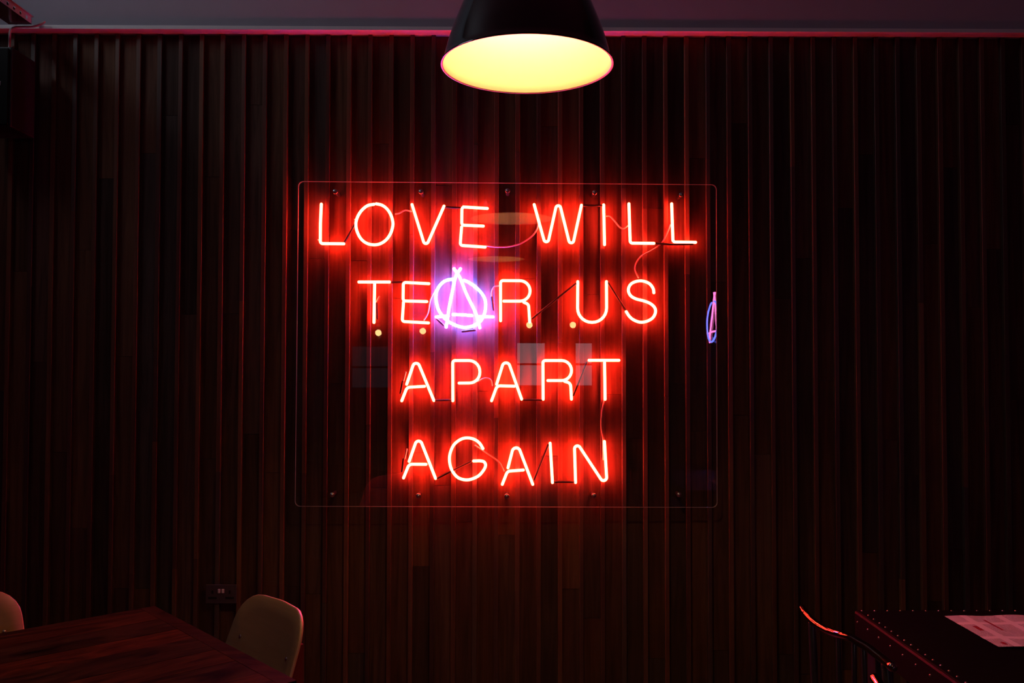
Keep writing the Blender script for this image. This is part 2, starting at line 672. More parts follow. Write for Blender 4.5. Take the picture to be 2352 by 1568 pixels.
sign = thing('neon_sign', 'large red neon sign reading LOVE WILL TEAR US APART AGAIN on clear panel', 'neon sign', tuple(atY(1166, 790, 4.12)))
SIGN_INV = Matrix.Translation(-Vector(sign.location))


def sign_part(name, me, mat, parent=None, smooth=True):
    """world-space mesh made local to the sign (sub-parts share the sign's frame)."""
    me.transform(SIGN_INV)
    return link(name, me, mat, parent or sign, smooth)


def rounded_quad(corners, r, n=6):
    out = []
    for i in range(4):
        a, b, c = corners[i - 1], corners[i], corners[(i + 1) % 4]
        u, v = (a - b).normalized(), (c - b).normalized()
        cen = b + (u + v) * r
        for j in range(n + 1):
            t = j / n * math.pi / 2
            out.append(cen - v * r * math.cos(t) - u * r * math.sin(t))
    return out


corners = [panel_pt(685, 416), panel_pt(1646, 423.5), panel_pt(1648, 1165.5), panel_pt(677, 1163)]
outer = rounded_quad(corners, 0.024)
cc = sum(corners, Vector()) / 4
E_W = 0.0026
inner = [p + (cc - p).normalized() * E_W * 1.25 for p in rounded_quad(corners, 0.024)]
T_P = 0.006
sign_part('acrylic_panel', prism(inner, PN_IN * T_P), M['acrylic'], smooth=False)
n_o = len(outer)
vs = outer + [p + PN_IN * T_P for p in outer] + inner + [p + PN_IN * T_P for p in inner]
fs = []
for i in range(n_o):
    k = (i + 1) % n_o
    fs += [(i, k, k + n_o, i + n_o), (i, i + 2 * n_o, k + 2 * n_o, k), (i + n_o, k + n_o, k + 3 * n_o, i + 3 * n_o)]
edge = sign_part('panel_edge', mesh_from(vs, fs), M['acrylic_edge'], smooth=False)
edge['label'] = 'sawn edge of the clear panel glowing red'

# ten standoffs
for px, py in [(770, 440), (967, 440), (1166, 438), (1366, 442), (1565, 447), (763, 1136), (961, 1138), (1164, 1139), (1364, 1138), (1560, 1136)]:
    p = panel_pt(px, py)
    L = Y_BOARD - p.y
    prof = [(0.0005, -0.008), (0.004, -0.008), (0.0045, -0.0065), (0.0085, -0.0062), (0.0112, -0.0045), (0.0118, -0.001), (0.0118, 0.0),
            (0.0118, T_P), (0.0085, T_P + 0.001), (0.0085, L), (0.0005, L)]
    v, f = lathe(prof, 20)
    rotm = Matrix.Rotation(-math.pi / 2, 4, 'X')
    me = mesh_from([(rotm @ Vector(q)) + p for q in v], f)
    sign_part('standoff', me, M['steel'])

def tube_pt(px, py, back=0.0):
    """the tubes lie in one plane parallel to the wall, between panel and boards."""
    return atY(px, py, Y_TUBE + back)


def crop(idx, pts):
    off = {1: (660, 400), 2: (1160, 400), 3: (660, 780), 4: (1160, 780)}[idx]
    return [(off[0] + x / 3.92, off[1] + y / 3.92) for x, y in pts]


def to3d(idx, pts2, back=0.0):
    return [tube_pt(x, y, back) for x, y in crop(idx, pts2)]


def part_empty(name, parent):
    o = bpy.data.objects.new(name, None)
    o.empty_display_size = 0.05
    COL.objects.link(o)
    o.parent = parent
    return o


def letter(idx, paths, core='red'):
    """paths: (mode, points) in the measuring frame; 'p' straight with eased bends, 'c' smooth curve."""
    o = part_empty('neon_letter', sign)
    for mode, pts in paths:
        flat = fillet(pts) if mode == 'p' else [(p.x, p.y) for p in catmull([(a, b, 0) for a, b in pts], 5)]
        p3 = to3d(idx, [(q[0], q[1]) for q in flat])
        sign_part('gas_tube', tube_mesh([p3], 0.0065, 10), M[core], o)
        sign_part('glass_tube', tube_mesh([p3], 0.0084, 12), M[core + '_glass'], o)
        for q in (0.22, 0.78):                    # clear tube supports reaching forward to the panel
            p = p3[int(q * (len(p3) - 1))] if len(p3) >= 5 else p3[0].lerp(p3[-1], q)
            t = ((P_C + PN_IN * (T_P + 0.0004) - p).dot(PN_IN)) / PN_IN.y
            bm = bmesh.new()
            tube_bm(bm, [p + Vector((0, -0.008, 0)), p + Vector((0, t, 0))], 0.0030, 6, False)
            sign_part('tube_support', bm_mesh(bm), M['jar'], o)
    return o


# LOVE
letter(1, [('p', [(306, 268), (298, 440), (297, 624), (510, 626)])])
letter(1, [('c', [(782, 270), (722, 283), (668, 327), (632, 385), (617, 445), (627, 512), (660, 577), (710, 619), (772, 635), (832, 627), (888, 592),
                  (930, 532), (950, 462), (947, 415), (928, 358), (893, 308), (850, 278), (800, 266)])])
letter(1, [('p', [(1122, 272), (1244, 664), (1411, 286)])])
letter(1, [('p', [(1802, 308), (1572, 294), (1570, 458), (1766, 467)]), ('p', [(1569, 474), (1556, 640), (1782, 656)])])
# WILL
letter(2, [('p', [(262, 272), (374, 676), (478, 210), (598, 692), (688, 278)])])
letter(2, [('p', [(888, 275), (896, 635)])])
letter(2, [('p', [(1115, 265), (1127, 620), (1342, 622)])])
letter(2, [('p', [(1500, 265), (1512, 610), (1717, 613)])])
# TEAR (its A is the blue and pink one below)
letter(1, [('p', [(643, 970), (922, 970)]), ('p', [(786, 984), (780, 1335)])])
letter(1, [('p', [(1276, 985), (1044, 973), (1042, 1140), (1257, 1146)]), ('p', [(1046, 1150), (1034, 1325), (1272, 1338)])])
letter(2, [('p', [(-40, 1320), (-40, 957), (225, 959, 92), (225, 1142, 92), (-12, 1142)]), ('p', [(168, 1152), (212, 1170, 45), (222, 1332)])])
# US
letter(2, [('p', [(655, 965), (652, 1333, 132), (915, 1333, 132), (913, 965)])])
letter(2, [('c', [(1340, 1068), (1333, 1028), (1300, 985), (1240, 961), (1180, 965), (1130, 992), (1110, 1042), (1130, 1092), (1180, 1122), (1250, 1140),
                  (1310, 1165), (1348, 1202), (1354, 1245), (1330, 1292), (1280, 1322), (1220, 1332), (1160, 1312), (1120, 1280), (1090, 1235)])])
# APART
letter(3, [('p', [(1030, 550), (1078, 428, 40), (1236, 419)]), ('p', [(1074, 402), (1157, 157, 30), (1320, 548)])])
letter(3, [('p', [(1490, 550), (1489, 187), (1733, 187, 98), (1733, 388, 98), (1545, 390)])])
letter(4, [('p', [(-122, 550), (-72, 414, 40), (86, 418)]), ('p', [(-76, 402), (7, 134, 34), (150, 536)])])
letter(4, [('p', [(343, 537), (341, 187), (598, 187, 90), (598, 367, 90), (384, 367)]), ('p', [(535, 374), (590, 390, 45), (598, 536)])])
letter(4, [('p', [(755, 185), (1027, 185)]), ('p', [(896, 204), (901, 537)])])
# AGAIN
letter(3, [('p', [(1046, 1244), (1096, 1120, 40), (1250, 1121)]), ('p', [(1096, 1096), (1180, 856, 30), (1335, 1249)])])
letter(3, [('c', [(1762, 980), (1730, 930), (1682, 896), (1620, 883), (1560, 897), (1500, 945), (1466, 1020), (1460, 1092), (1480, 1170), (1528, 1234),
                  (1590, 1259), (1652, 1256), (1722, 1224), (1768, 1172), (1785, 1130), (1772, 1100), (1738, 1090), (1676, 1091)])])
letter(4, [('p', [(-25, 1302), (22, 1183, 40), (166, 1172)]), ('p', [(26, 1154), (94, 890, 36), (250, 1302)])])
letter(4, [('p', [(406, 930), (427, 1286)])])
letter(4, [('p', [(635, 1286), (623, 890, 26), (921, 1342, 28), (895, 914)])])


# the ringed A of TEAR
def anarchy(to_world, parent, r_core, r_glass, local, suffix=''):
    ring = [(425, 420), (330, 432), (232, 475), (152, 560), (106, 660), (92, 770), (106, 880), (142, 1000), (212, 1110), (330, 1222), (460, 1290), (600, 1332),
            (722, 1325), (850, 1280), (948, 1200), (1010, 1080), (1034, 950), (1028, 830), (985, 725), (900, 620), (790, 530), (690, 468), (620, 442)]
    groups = [('blue', 'neon_ring', 'blue neon ring round the A', [('c', ring)]),
              ('pink', 'neon_letter', 'pink neon letter A', [('c', [(560, 222), (482, 340), (440, 480), (390, 720), (345, 950), (318, 1130), (287, 1330)]),
                                       ('c', [(435, 222), (512, 330), (572, 450), (680, 720), (800, 960), (880, 1150), (925, 1345)]),
                                       ('p', [(95, 1135), (330, 1118)]), ('p', [(415, 1090), (600, 1095), (778, 1110)]), ('p', [(890, 1130), (1180, 1135)])])]
    for core, nm, lab, paths in groups:
        o = part_empty(nm, parent)
        o['label'] = lab
        for i, (mode, pts) in enumerate(paths):
            flat = fillet(pts) if mode == 'p' else [(p.x, p.y) for p in catmull([(a, b, 0) for a, b in pts], 5)]
            p3 = [to_world(q[0], q[1], (0.008 if core == 'blue' else -0.006) + 0.003 * (i % 2)) for q in flat]
            local('gas_tube', tube_mesh([p3], r_core, 10), M[core + suffix], o)
            local('glass_tube', tube_mesh([p3], r_glass, 12), M[core + suffix + '_glass'], o)


anarchy(lambda x, y, dz: tube_pt(990 + x / 8.25, 590 + y / 8.25, dz), sign, 0.0064, 0.0092,
        lambda nm, me, mat, par: sign_part(nm, me, mat, par))

# blacked-out joints between letters
for idx, pts in [(1, [(512, 612), (608, 455)]), (1, [(1422, 297), (1565, 305)]), (2, [(700, 283), (876, 283)]), (2, [(1346, 622), (1480, 630), (1690, 628)]),
                 (1, [(935, 972), (1036, 972)]), (2, [(240, 1300), (640, 985)]), (2, [(926, 978), (1088, 1225)]), (3, [(1328, 546), (1484, 543)]),
                 (4, [(160, 541), (335, 541)]), (4, [(612, 500), (738, 202)]), (3, [(1347, 1245), (1655, 1095)]), (4, [(258, 1260), (392, 945)]),
                 (4, [(440, 1278), (622, 1278)]), (3, [(1040, 376), (1020, 480)]), (3, [(1047, 1076), (1035, 1185)]), (1, [(803, 1160), (806, 1300)]),
                 (1, [(1575, 1415), (1690, 1402)]), (1, [(1345, 1300), (1410, 1360)]), (1, [(1840, 1108), (1853, 1225)])]:
    p3 = to3d(idx, pts, 0.002)
    sign_part('blackout_tube', tube_mesh([p3], 0.0056, 8), M['black_tube'])
for idx, pts in [(3, [(1066, 293), (1046, 368)]), (3, [(1076, 985), (1056, 1070)]), (1, [(828, 1102), (802, 1155)])]:
    p3 = to3d(idx, pts, 0.008)
    o = sign_part('electrode', tube_mesh([p3], 0.0042, 8), M['cable'])
# loose leads
for idx, pts in [(1, [(975, 358), (1010, 350), (1060, 325), (1115, 335)]),
                 (1, [(1790, 645), (1880, 655), (1960, 655), (2030, 645), (2110, 620), (2200, 560), (2245, 500), (2262, 450)]),
                 (2, [(915, 378), (945, 380), (985, 420), (1030, 475), (1065, 490), (1105, 465)]),
                 (2, [(1490, 455), (1450, 550), (1410, 620), (1330, 680), (1230, 735), (1180, 800), (1170, 860), (1200, 930)]),
                 (1, [(1905, 1004), (1865, 1012), (1842, 1050), (1838, 1110)]),
                 (1, [(1230, 1312), (1265, 1250), (1288, 1130), (1330, 1042)]),
                 (4, [(890, 545), (871, 660), (865, 780), (880, 900), (882, 1080)]),
                 (3, [(1715, 375), (1780, 345), (1830, 360), (1845, 412)]),
                 (3, [(1690, 950), (1780, 1010), (1900, 1095), (1935, 1150), (1950, 1180)])]:
    p3 = catmull(to3d(idx, pts, 0.012), 5)
    sign_part('lead_wire', tube_mesh([p3], 0.0036, 8), M['cable'])


# ------------------------------------------------------------------ pendant lamps
def reflect_hit(px, py, y=None, x=None):
    """where the panel's mirror image at a pixel really stands: on the plane Y=y or X=x."""
    d = ray(px, py)
    p = on_plane(px, py, P_C, PN)
    r = d - PN * (2 * d.dot(PN))
    t = (y - p.y) / r.y if y is not None else (x - p.x) / r.x
    return p + r * t


prof_r = [(0.260, 0.0), (0.255, 0.022), (0.243, 0.066), (0.232, 0.100), (0.220, 0.132), (0.206, 0.168), (0.190, 0.204), (0.166, 0.246),
          (0.138, 0.280), (0.104, 0.308), (0.066, 0.328), (0.040, 0.336)]


def make_pendant(label, loc):
    t = thing('pendant_lamp', label, 'lamp', loc, group='black dome pendants')
    v, f = lathe([(0.266, -0.003), (0.2665, 0.001), (0.262, 0.006)] + [(r + 0.0015, z) for r, z in prof_r[1:]], 72)
    link('shade', mesh_from(v, f), M['black'], t, True)
    v, f = lathe([(0.266, -0.003), (0.2615, -0.0025)] + [(r - 0.001, z) for r, z in prof_r] + [(0.001, 0.337)], 72)
    o = link('inner_lining', mesh_from(v, f), M['enamel'], t, True)
    o['label'] = 'white enamelled inside of the shade'
    v, f = lathe([(0.040, 0.333), (0.040, 0.375), (0.034, 0.392), (0.012, 0.398), (0.004, 0.405)], 32)
    link('cap', mesh_from(v, f), M['black'], t, True)
    bm = bmesh.new()
    bmesh.ops.create_uvsphere(bm, u_segments=24, v_segments=16, radius=0.036)
    bmesh.ops.translate(bm, vec=(0, 0, 0.235), verts=bm.verts)
    link('bulb', bm_mesh(bm), M['bulb'], t, True)
    v, f = lathe([(0.016, 0.262), (0.016, 0.336)], 20)
    link('lamp_holder', mesh_from(v, f), M['black'], t, True)
    top = Z_CEIL - loc[2]
    link('cord', tube_mesh([[(0, 0, 0.40), (0, 0, top - 0.03)]], 0.0035, 8), M['flex'], t, True)
    v, f = lathe([(0.006, top - 0.035), (0.045, top - 0.030), (0.050, top - 0.001), (0.001, top - 0.0005)], 32)
    link('ceiling_rose', mesh_from(v, f), M['black'], t, True)
    return t


Y_PEND = 2.64
pend_c = atY(1210.5, 151, Y_PEND)
make_pendant('black dome pendant lamp hanging in front of the neon sign, glowing yellow inside', tuple(pend_c))
p2 = reflect_hit(1140, 597, y=0.17)
p2.z = pend_c.z
make_pendant('second black dome pendant lamp behind the first, seen mirrored in the clear panel', (p2.x, 0.17, pend_c.z))

# ------------------------------------------------------------------ double wall socket
sp = atY(509, 1363, Y_BATTEN)
SX, SZ = 0.1465, 0.0885
sock = thing('wall_socket', 'brushed metal double wall socket low on the panelling above the chair', 'socket', (sp.x, Y_BATTEN, sp.z))
link('face_plate', box_mesh((0, -0.004, 0), (SX, 0.008, SZ), 0.0015), M['plate'], sock)
link('back_box', box_mesh((0, 0.008, 0), (SX - 0.02, 0.016, SZ - 0.02)), M['socket_black'], sock)
for sx in (-1, 1):
    link('earth_slot', box_mesh((sx * 0.041, -0.0082, 0.010), (0.009, 0.003, 0.016)), M['socket_black'], sock)
    link('pin_slot', box_mesh((sx * 0.041, -0.0082, -0.018), (0.040, 0.003, 0.010)), M['socket_black'], sock)
    link('rocker_switch', box_mesh((sx * 0.009, -0.0095, 0.015), (0.011, 0.005, 0.019), 0.001), M['switch'], sock)

# ------------------------------------------------------------------ cable tray on the ceiling, its cable, the speaker
tray = thing('cable_tray', 'perforated galvanised cable tray fixed under the ceiling, end near the panelling', 'cable tray', tuple(atY(46, 58, 4.085)))
TL = Vector(tray.location)
tx0, tx1 = atY(20, 60, 4.085).x - TL.x, atY(73, 56, 4.085).x - TL.x
ty0, ty1 = -2.6, 0.0
tz0 = atY(72, 56, 4.085).z - TL.z
tz1 = Z_CEIL - TL.z - 0.012
link('tray_base', box_mesh(((tx0 + tx1) / 2, (ty0 + ty1) / 2, tz0 + 0.001), (tx1 - tx0, ty1 - ty0, 0.002)), M['dark_steel'], tray)
link('dark_filler', box_mesh(((tx0 + tx1) / 2, (ty0 + ty1) / 2 - 0.01, tz0 + 0.015), (tx1 - tx0 - 0.008, ty1 - ty0 - 0.06, 0.024), 0.006), M['flex'], tray)  # black filler added inside the tray so its slots look dark
fh = 0.034
ys = [ty1]
while ys[-1] > ty0 + 0.06:
    ys += [ys[-1] - 0.036, ys[-1] - 0.052]
for xs in (tx0, tx1):
    lip = xs + (0.011 if xs == tx1 else -0.011)
    cols = [(xs, tz0 + 0.001), (xs, tz0 + 0.009), (xs, tz0 + 0.026), (xs, tz0 + fh), (lip, tz0 + fh + 0.001)]
    nc = len(cols)
    vs = [(c[0], y, c[1]) for y in ys for c in cols]
    fs = []
    for a in range(len(ys) - 1):
        for b in range(nc - 1):
            if a % 2 == 1 and b == 1:
                continue                          # a slot
            fs.append((a * nc + b, a * nc + b + 1, (a + 1) * nc + b + 1, (a + 1) * nc + b))
    o = link('perforated_flange', mesh_from(vs, fs), M['galv'], tray)
    md = o.modifiers.new('sheet_thickness', 'SOLIDIFY')
    md.thickness = 0.0016
for yy in (-1.2, -2.4):
    link('hanger_rod', tube_mesh([[((tx0 + tx1) / 2, yy, tz0 + 0.002), ((tx0 + tx1) / 2, yy, Z_CEIL - TL.z)]], 0.004, 8), M['galv'], tray)

cab = [atY(102, 50, 4.085), atY(92, 56, 4.085), atY(75, 61, 4.088), atY(50, 61.5, 4.090), atY(34, 63, 4.092), atY(26, 67, 4.098), atY(23, 74, 4.100), atY(22.5, 84, 4.105),
       atY(22, 100, 4.15), atY(20, 130, 4.16), atY(15, 160, 4.163)]
tag(link('speaker_cable', tube_mesh([catmull(cab, 6)], 0.0055, 8), M['white_cable'], None, True),
    'loose cable looping from the cable tray end down the panelling', 'cable')

sq = atY(0, 215, 4.0)
spk = thing('wall_speaker', 'black loudspeaker on the panelling at the upper left edge', 'speaker', (sq.x, 4.0, sq.z))
sx_r = atY(35, 215, 3.93).x - sq.x
sw, sh = 0.24, 0.37
link('cabinet', box_mesh((sx_r - sw / 2, 0.0, 0), (sw, 0.20, sh), 0.008), M['speaker'], spk)
link('grille', box_mesh((sx_r - sw / 2, -0.105, 0), (sw - 0.02, 0.012, sh - 0.02), 0.004), M['leather'], spk)
link('bracket', box_mesh((sx_r - sw / 2, 0.135, 0), (0.05, 0.075, 0.10), 0.003), M['dark_steel'], spk)
link('glint_chip', box_mesh((sx_r - 0.045, -0.1125, 0.012), (0.006, 0.003, 0.020), 0.001), M['steel'], spk)  # small steel chip added to stand in for a glint

# ------------------------------------------------------------------ left table
Z_TAB = 0.75
ta = atZ(355, 1391, Z_TAB)
tb = atZ(681, 1562, Z_TAB)
tl = atZ(0, 1450, Z_TAB)
e1 = (tb - ta)
LEN1 = e1.length
e1.normalize()
e2 = Vector((-e1.y, e1.x, 0))
if e2.dot(tl - ta) < 0:
    e2 = -e2
el = (tl - ta).normalized()
e2 = (e2 + el).normalized()                      # the board ends are cut a little out of square
LEN2 = 1.3
table = thing('dining_table', 'reddish brown plank dining table with a corner pointing at the socket', 'table', (ta.x, ta.y, 0))
TH = 0.034
frame_w = 0.045
end_piece = prism([Vector((0, 0, Z_TAB)), e1 * LEN1 + Vector((0, 0, Z_TAB)), e1 * LEN1 + e2 * frame_w + Vector((0, 0, Z_TAB)), e2 * frame_w + Vector((0, 0, Z_TAB))], (0, 0, -TH))
o = link('end_strip', end_piece, M['table'], table)
o.color = (0.022, 0.009, 0.004, 1)
w_list = [0.030, 0.115, 0.125, 0.105, 0.13, 0.11, 0.12, 0.10]
tot = sum(w_list)
w_list = [w * LEN1 / tot for w in w_list]
tt = [(0.023, 0.009, 0.004), (0.034, 0.012, 0.004), (0.020, 0.010, 0.004), (0.043, 0.013, 0.004), (0.021, 0.010, 0.004), (0.032, 0.012, 0.004), (0.022, 0.010, 0.004), (0.040, 0.014, 0.005)]
s = 0.0
ang2 = math.atan2(e2.y, e2.x)
for i, w in enumerate(w_list):
    a, b = s + 0.0007, s + w - 0.0007
    base = e2 * (frame_w + 0.001) + Vector((0, 0, Z_TAB - random.uniform(0, 0.0006)))
    q = [e1 * a, e1 * b, e1 * b + e2 * LEN2, e1 * a + e2 * LEN2]
    rot = Matrix.Rotation(-ang2, 4, 'Z')
    me = prism([p + base for p in q], (0, 0, -TH))
    me.transform(rot)
    o = link('plank', me, M['table'], table)
    o.rotation_euler = (0, 0, ang2)
    o.color = (*tt[i % 8], 1)
    s += w
for u, v in ((0.10, 0.10), (LEN1 - 0.10, 0.10), (0.10, LEN2 - 0.10), (LEN1 - 0.10, LEN2 - 0.10)):
    p = e1 * u + e2 * v
    link('leg', tube_mesh([[(p.x, p.y, 0.006), (p.x, p.y, Z_TAB - TH - 0.002)]], 0.028, 14), M['dark_steel'], table, True)
rail = prism([e1 * a + e2 * b + Vector((0, 0, Z_TAB - TH - 0.001)) for a, b in ((0.10, 0.10), (LEN1 - 0.10, 0.10), (LEN1 - 0.10, LEN2 - 0.10), (0.10, LEN2 - 0.10))], (0, 0, -0.03))
link('under_frame', rail, M['dark_steel'], table)


# ------------------------------------------------------------------ plywood chairs
def back_outline(w_top, w_bot, h, r_top, r_bot):
    """outline of a plywood backrest in its own plane, origin mid-bottom."""
    pts = [(-w_bot / 2, 0, r_bot), (w_bot / 2, 0, r_bot), (w_top / 2, h - 0.008, r_top), (0, h, 0.6), (-w_top / 2, h - 0.008, r_top)]
    pts = [(0, 0)] + pts[1:] + pts[:1] + [(0, 0)]
    return [(p.x, p.y) for p in fillet(pts)][:-1]


def shell_mesh(outline, th, bow, grid=14):
    """curved plywood panel: a filled grid inside a convex outline, bowed about the vertical, with edge thickness."""
    import mathutils
    n = len(outline)
    cx = sum(p[0] for p in outline) / n
    cy = sum(p[1] for p in outline) / n
    rings = [1.0, 0.985, 0.8, 0.6, 0.4, 0.2]
    wmax = max(abs(p[0]) for p in outline)
    bm = bmesh.new()

    def pos(x, y, side):
        d = bow * (x / wmax) ** 2
        return Vector((x, -d + (th / 2 if side > 0 else -th / 2), y))
    layers = {}
    for side in (1, -1):
        L = []
        for r in rings:
            sh = 0.0
            row = []
            for (x, y) in outline:
                px, py = cx + (x - cx) * r, cy + (y - cy) * r
                p = pos(px, py, side)
                if r == 1.0:
                    p.y *= 1.0
                    p.y -= side * th * 0.22
                row.append(bm.verts.new(p))
            L.append(row)
        c = bm.verts.new(pos(cx, cy, side))
        for a, b in zip(L[:-1], L[1:]):
            for i in range(n):
                k = (i + 1) % n
                bm.faces.new((a[i], a[k], b[k], b[i]))
        for i in range(n):
            bm.faces.new((L[-1][i], L[-1][(i + 1) % n], c))
        layers[side] = L
    for i in range(n):
        k = (i + 1) % n
        f = bm.faces.new((layers[1][0][i], layers[-1][0][i], layers[-1][0][k], layers[1][0][k]))
        f.material_index = 1
    me = bm_mesh(bm)
    me.materials.append(M['ply'])
    me.materials.append(M['ply_edge'])
    return me


def ply_chair(label, loc, face, back_h=0.42, w_top=0.385, w_bot=0.43, top_z=0.83, recline=0.33, lab_group=None):
    """local frame: backrest at origin, sitter faces -Y (local); face = yaw."""
    t = thing('plywood_chair', label, 'chair', loc, (0, 0, face), group='plywood chairs round the dining table')
    o = back_outline(w_top, w_bot, back_h, 0.102, 0.04)
    me = shell_mesh(o, 0.014, 0.030)
    b = link('backrest', me, None, t, True)
    b.rotation_euler = (-recline, 0, 0)
    z0 = top_z - back_h * math.cos(recline)
    b.location = (0, -math.sin(recline) * back_h, z0)
    rc = Matrix.Rotation(-recline, 3, 'X')
    for sx in (-1, 1):
        for sz in (0.66,):
            p = Vector((sx * 0.145, -0.006 - 0.030 * 0.48 - 0.001, back_h * sz))
            v, f = lathe([(0.0062, 0.0), (0.0062, 0.0012), (0.004, 0.0028), (0.0006, 0.0032)], 16)
            m2 = Matrix.Rotation(math.pi / 2, 3, 'X')
            s_ = link('screw', mesh_from([m2 @ Vector(q) + p for q in v], f), M['steel'], b, True)
    sy = -math.sin(recline) * back_h
    so = [(x, y) for x, y in back_outline(0.38, 0.34, 0.36, 0.09, 0.06)]
    sm = shell_mesh(so, 0.012, 0.012)
    s_ = link('seat', sm, None, t, True)
    s_.rotation_euler = (math.pi / 2, 0, 0)
    s_.location = (0, sy - 0.03, 0.452)
    for sx in (-1, 1):
        prof = [(-0.018, 0.738), (-0.012, 0.0), (-0.070, 0.0), (-0.118, 0.45), (-0.040, 0.734)]
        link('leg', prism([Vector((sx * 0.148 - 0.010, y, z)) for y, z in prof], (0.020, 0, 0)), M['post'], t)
        link('leg', tube_mesh([[(sx * 0.165, sy - 0.36, 0.012), (sx * 0.15, sy - 0.33, 0.438)]], 0.0125, 12), M['dark_steel'], t, True)
    link('seat_rail', tube_mesh([[(-0.140, -0.07, 0.425), (0.140, -0.07, 0.425)]], 0.010, 10), M['dark_steel'], t, True)
    link('seat_rail', tube_mesh([[(-0.15, sy - 0.33, 0.43), (0.15, sy - 0.33, 0.43)]], 0.010, 10), M['dark_steel'], t, True)
    return t


# chair at the table's right-hand far edge: its back stands outside that edge
out1 = Vector((-e1.y, e1.x, 0))
if out1.dot(e2) > 0:
    out1 = -out1
c1 = atZ(649, 1378, 0.83)
face1 = math.atan2(out1.y, out1.x) - math.pi / 2     # local +Y = outwards
ply_chair('pale plywood chair with a red lit edge, below the wall socket', (c1.x, c1.y, 0), face1)
out2 = -e1
c2 = atZ(-122, 1367, 0.83)
ply_chair('pale plywood chair cut off by the left edge, past the table', (c2.x, c2.y, 0), math.atan2(out2.y, out2.x) - math.pi / 2 + 0.0)

# ------------------------------------------------------------------ right table, studded leather
Z_RT = 0.75
ra = atZ(1961, 1400, Z_RT)
rt_w, rt_d = 1.15, 0.92
studded = thing('studded_table', 'black leather topped table edged with nailhead studs, menu on top', 'table', (ra.x, ra.y, 0))
link('table_top', box_mesh((rt_w / 2, -rt_d / 2, Z_RT - 0.05), (rt_w, rt_d, 0.10), 0.008), M['leather'], studded)
v, f = lathe([(0.0042, 0.0), (0.0037, 0.0016), (0.0021, 0.0027), (0.0004, 0.0031)], 12)
stud_me = mesh_from(v, f)
for p_ in stud_me.polygons:
    p_.use_smooth = True
stud_me.materials.append(M['stud'])
ins = 0.022


def stud(x, y, z, rot=(0, 0, 0)):
    o = bpy.data.objects.new('stud', stud_me)
    COL.objects.link(o)
    o.parent = studded
    o.location = (x, y, z)
    o.rotation_euler = rot


k = 0
while ins + 0.042 * k < rt_w - ins:
    stud(ins + 0.042 * k, -ins + 0.008, Z_RT)
    stud(ins + 0.042 * k, -rt_d + ins, Z_RT)
    k += 1
k = 1
while ins + 0.042 * k < rt_d - ins:
    stud(ins, -ins - 0.042 * k, Z_RT)
    stud(rt_w - ins, -ins - 0.042 * k, Z_RT)
    k += 1
k = 0
while 0.03 + 0.08 * k < rt_d:
    stud(0.0, -0.03 - 0.08 * k, Z_RT - 0.032, (0, -math.pi / 2, 0))
    k += 1
for u, v_ in ((0.06, -0.06), (rt_w - 0.06, -0.06), (0.06, -rt_d + 0.06), (rt_w - 0.06, -rt_d + 0.06)):
    link('leg', box_mesh((u, v_, (Z_RT - 0.10) / 2), (0.06, 0.06, Z_RT - 0.10), 0.004), M['dark_steel'], studded)


# paper menu with faint columns of print
def paper_mat():
    m, nt, out = new_mat('printed_menu_paper')
    b = nt.nodes.new('ShaderNodeBsdfPrincipled')
    b.inputs['Roughness'].default_value = 0.6
    b.inputs['Specular IOR Level'].default_value = 0.3
    nt.links.new(b.outputs[0], out.inputs[0])
    tc = nt.nodes.new('ShaderNodeTexCoord')
    sep = nt.nodes.new('ShaderNodeSeparateXYZ')
    nt.links.new(tc.outputs['Object'], sep.inputs[0])

    def mth(op, a, b_=None):
        n = nt.nodes.new('ShaderNodeMath')
        n.operation = op
        for i, v_ in enumerate((a, b_)):
            if v_ is None:
                continue
            if isinstance(v_, (int, float)):
                n.inputs[i].default_value = v_
            else:
                nt.links.new(v_, n.inputs[i])
        return n.outputs[0]
    # lines run along local Y, columns of lines step in X
    row = mth('FRACT', mth('MULTIPLY', sep.outputs['X'], 210.0))
    line = mth('LESS_THAN', row, 0.5)
    col = mth('FRACT', mth('MULTIPLY', mth('ADD', sep.outputs['X'], 0.5), 9.0))
    incol = mth('MULTIPLY', mth('GREATER_THAN', col, 0.12), mth('LESS_THAN', col, 0.93))
    ny = mth('FRACT', mth('MULTIPLY', mth('ADD', sep.outputs['Y'], 0.5), 7.2))
    iny = mth('MULTIPLY', mth('GREATER_THAN', ny, 0.10), mth('LESS_THAN', ny, 0.94))
    mp = nt.nodes.new('ShaderNodeMapping')
    mp.inputs['Scale'].default_value = (420, 160, 1)
    nt.links.new(tc.outputs['Object'], mp.inputs['Vector'])
    nz = nt.nodes.new('ShaderNodeTexNoise')
    nz.inputs['Scale'].default_value = 1.0
    nt.links.new(mp.outputs[0], nz.inputs['Vector'])
    word = mth('GREATER_THAN', nz.outputs['Fac'], 0.44)
    ink = mth('MULTIPLY', mth('MULTIPLY', line, word), mth('MULTIPLY', incol, iny))
    mx = nt.nodes.new('ShaderNodeMix')
    mx.data_type = 'RGBA'
    mx.inputs['A'].default_value = (0.78, 0.74, 0.70, 1)
    mx.inputs['B'].default_value = (0.16, 0.13, 0.13, 1)
    nt.links.new(ink, mx.inputs['Factor'])
    nt.links.new(mx.outputs['Result'], b.inputs['Base Color'])
    return m


M['paper'] = paper_mat()
M['ink_red'] = pbr('dark_red_ink', (0.35, 0.02, 0.03), 0.6)
pa, pb_ = atZ(2168.5, 1415.5, Z_RT + 0.003), atZ(2293, 1486.5, Z_RT + 0.003)
pl = (pb_ - pa)
PD = pl.length
py_dir = -pl.normalized()
px_dir = Vector((py_dir.y, -py_dir.x, 0))
menu = thing('menu', 'large printed paper menu lying on the black studded table', 'menu', tuple(pa), (0, 0, math.atan2(px_dir.y, px_dir.x)))
PWD = 0.42


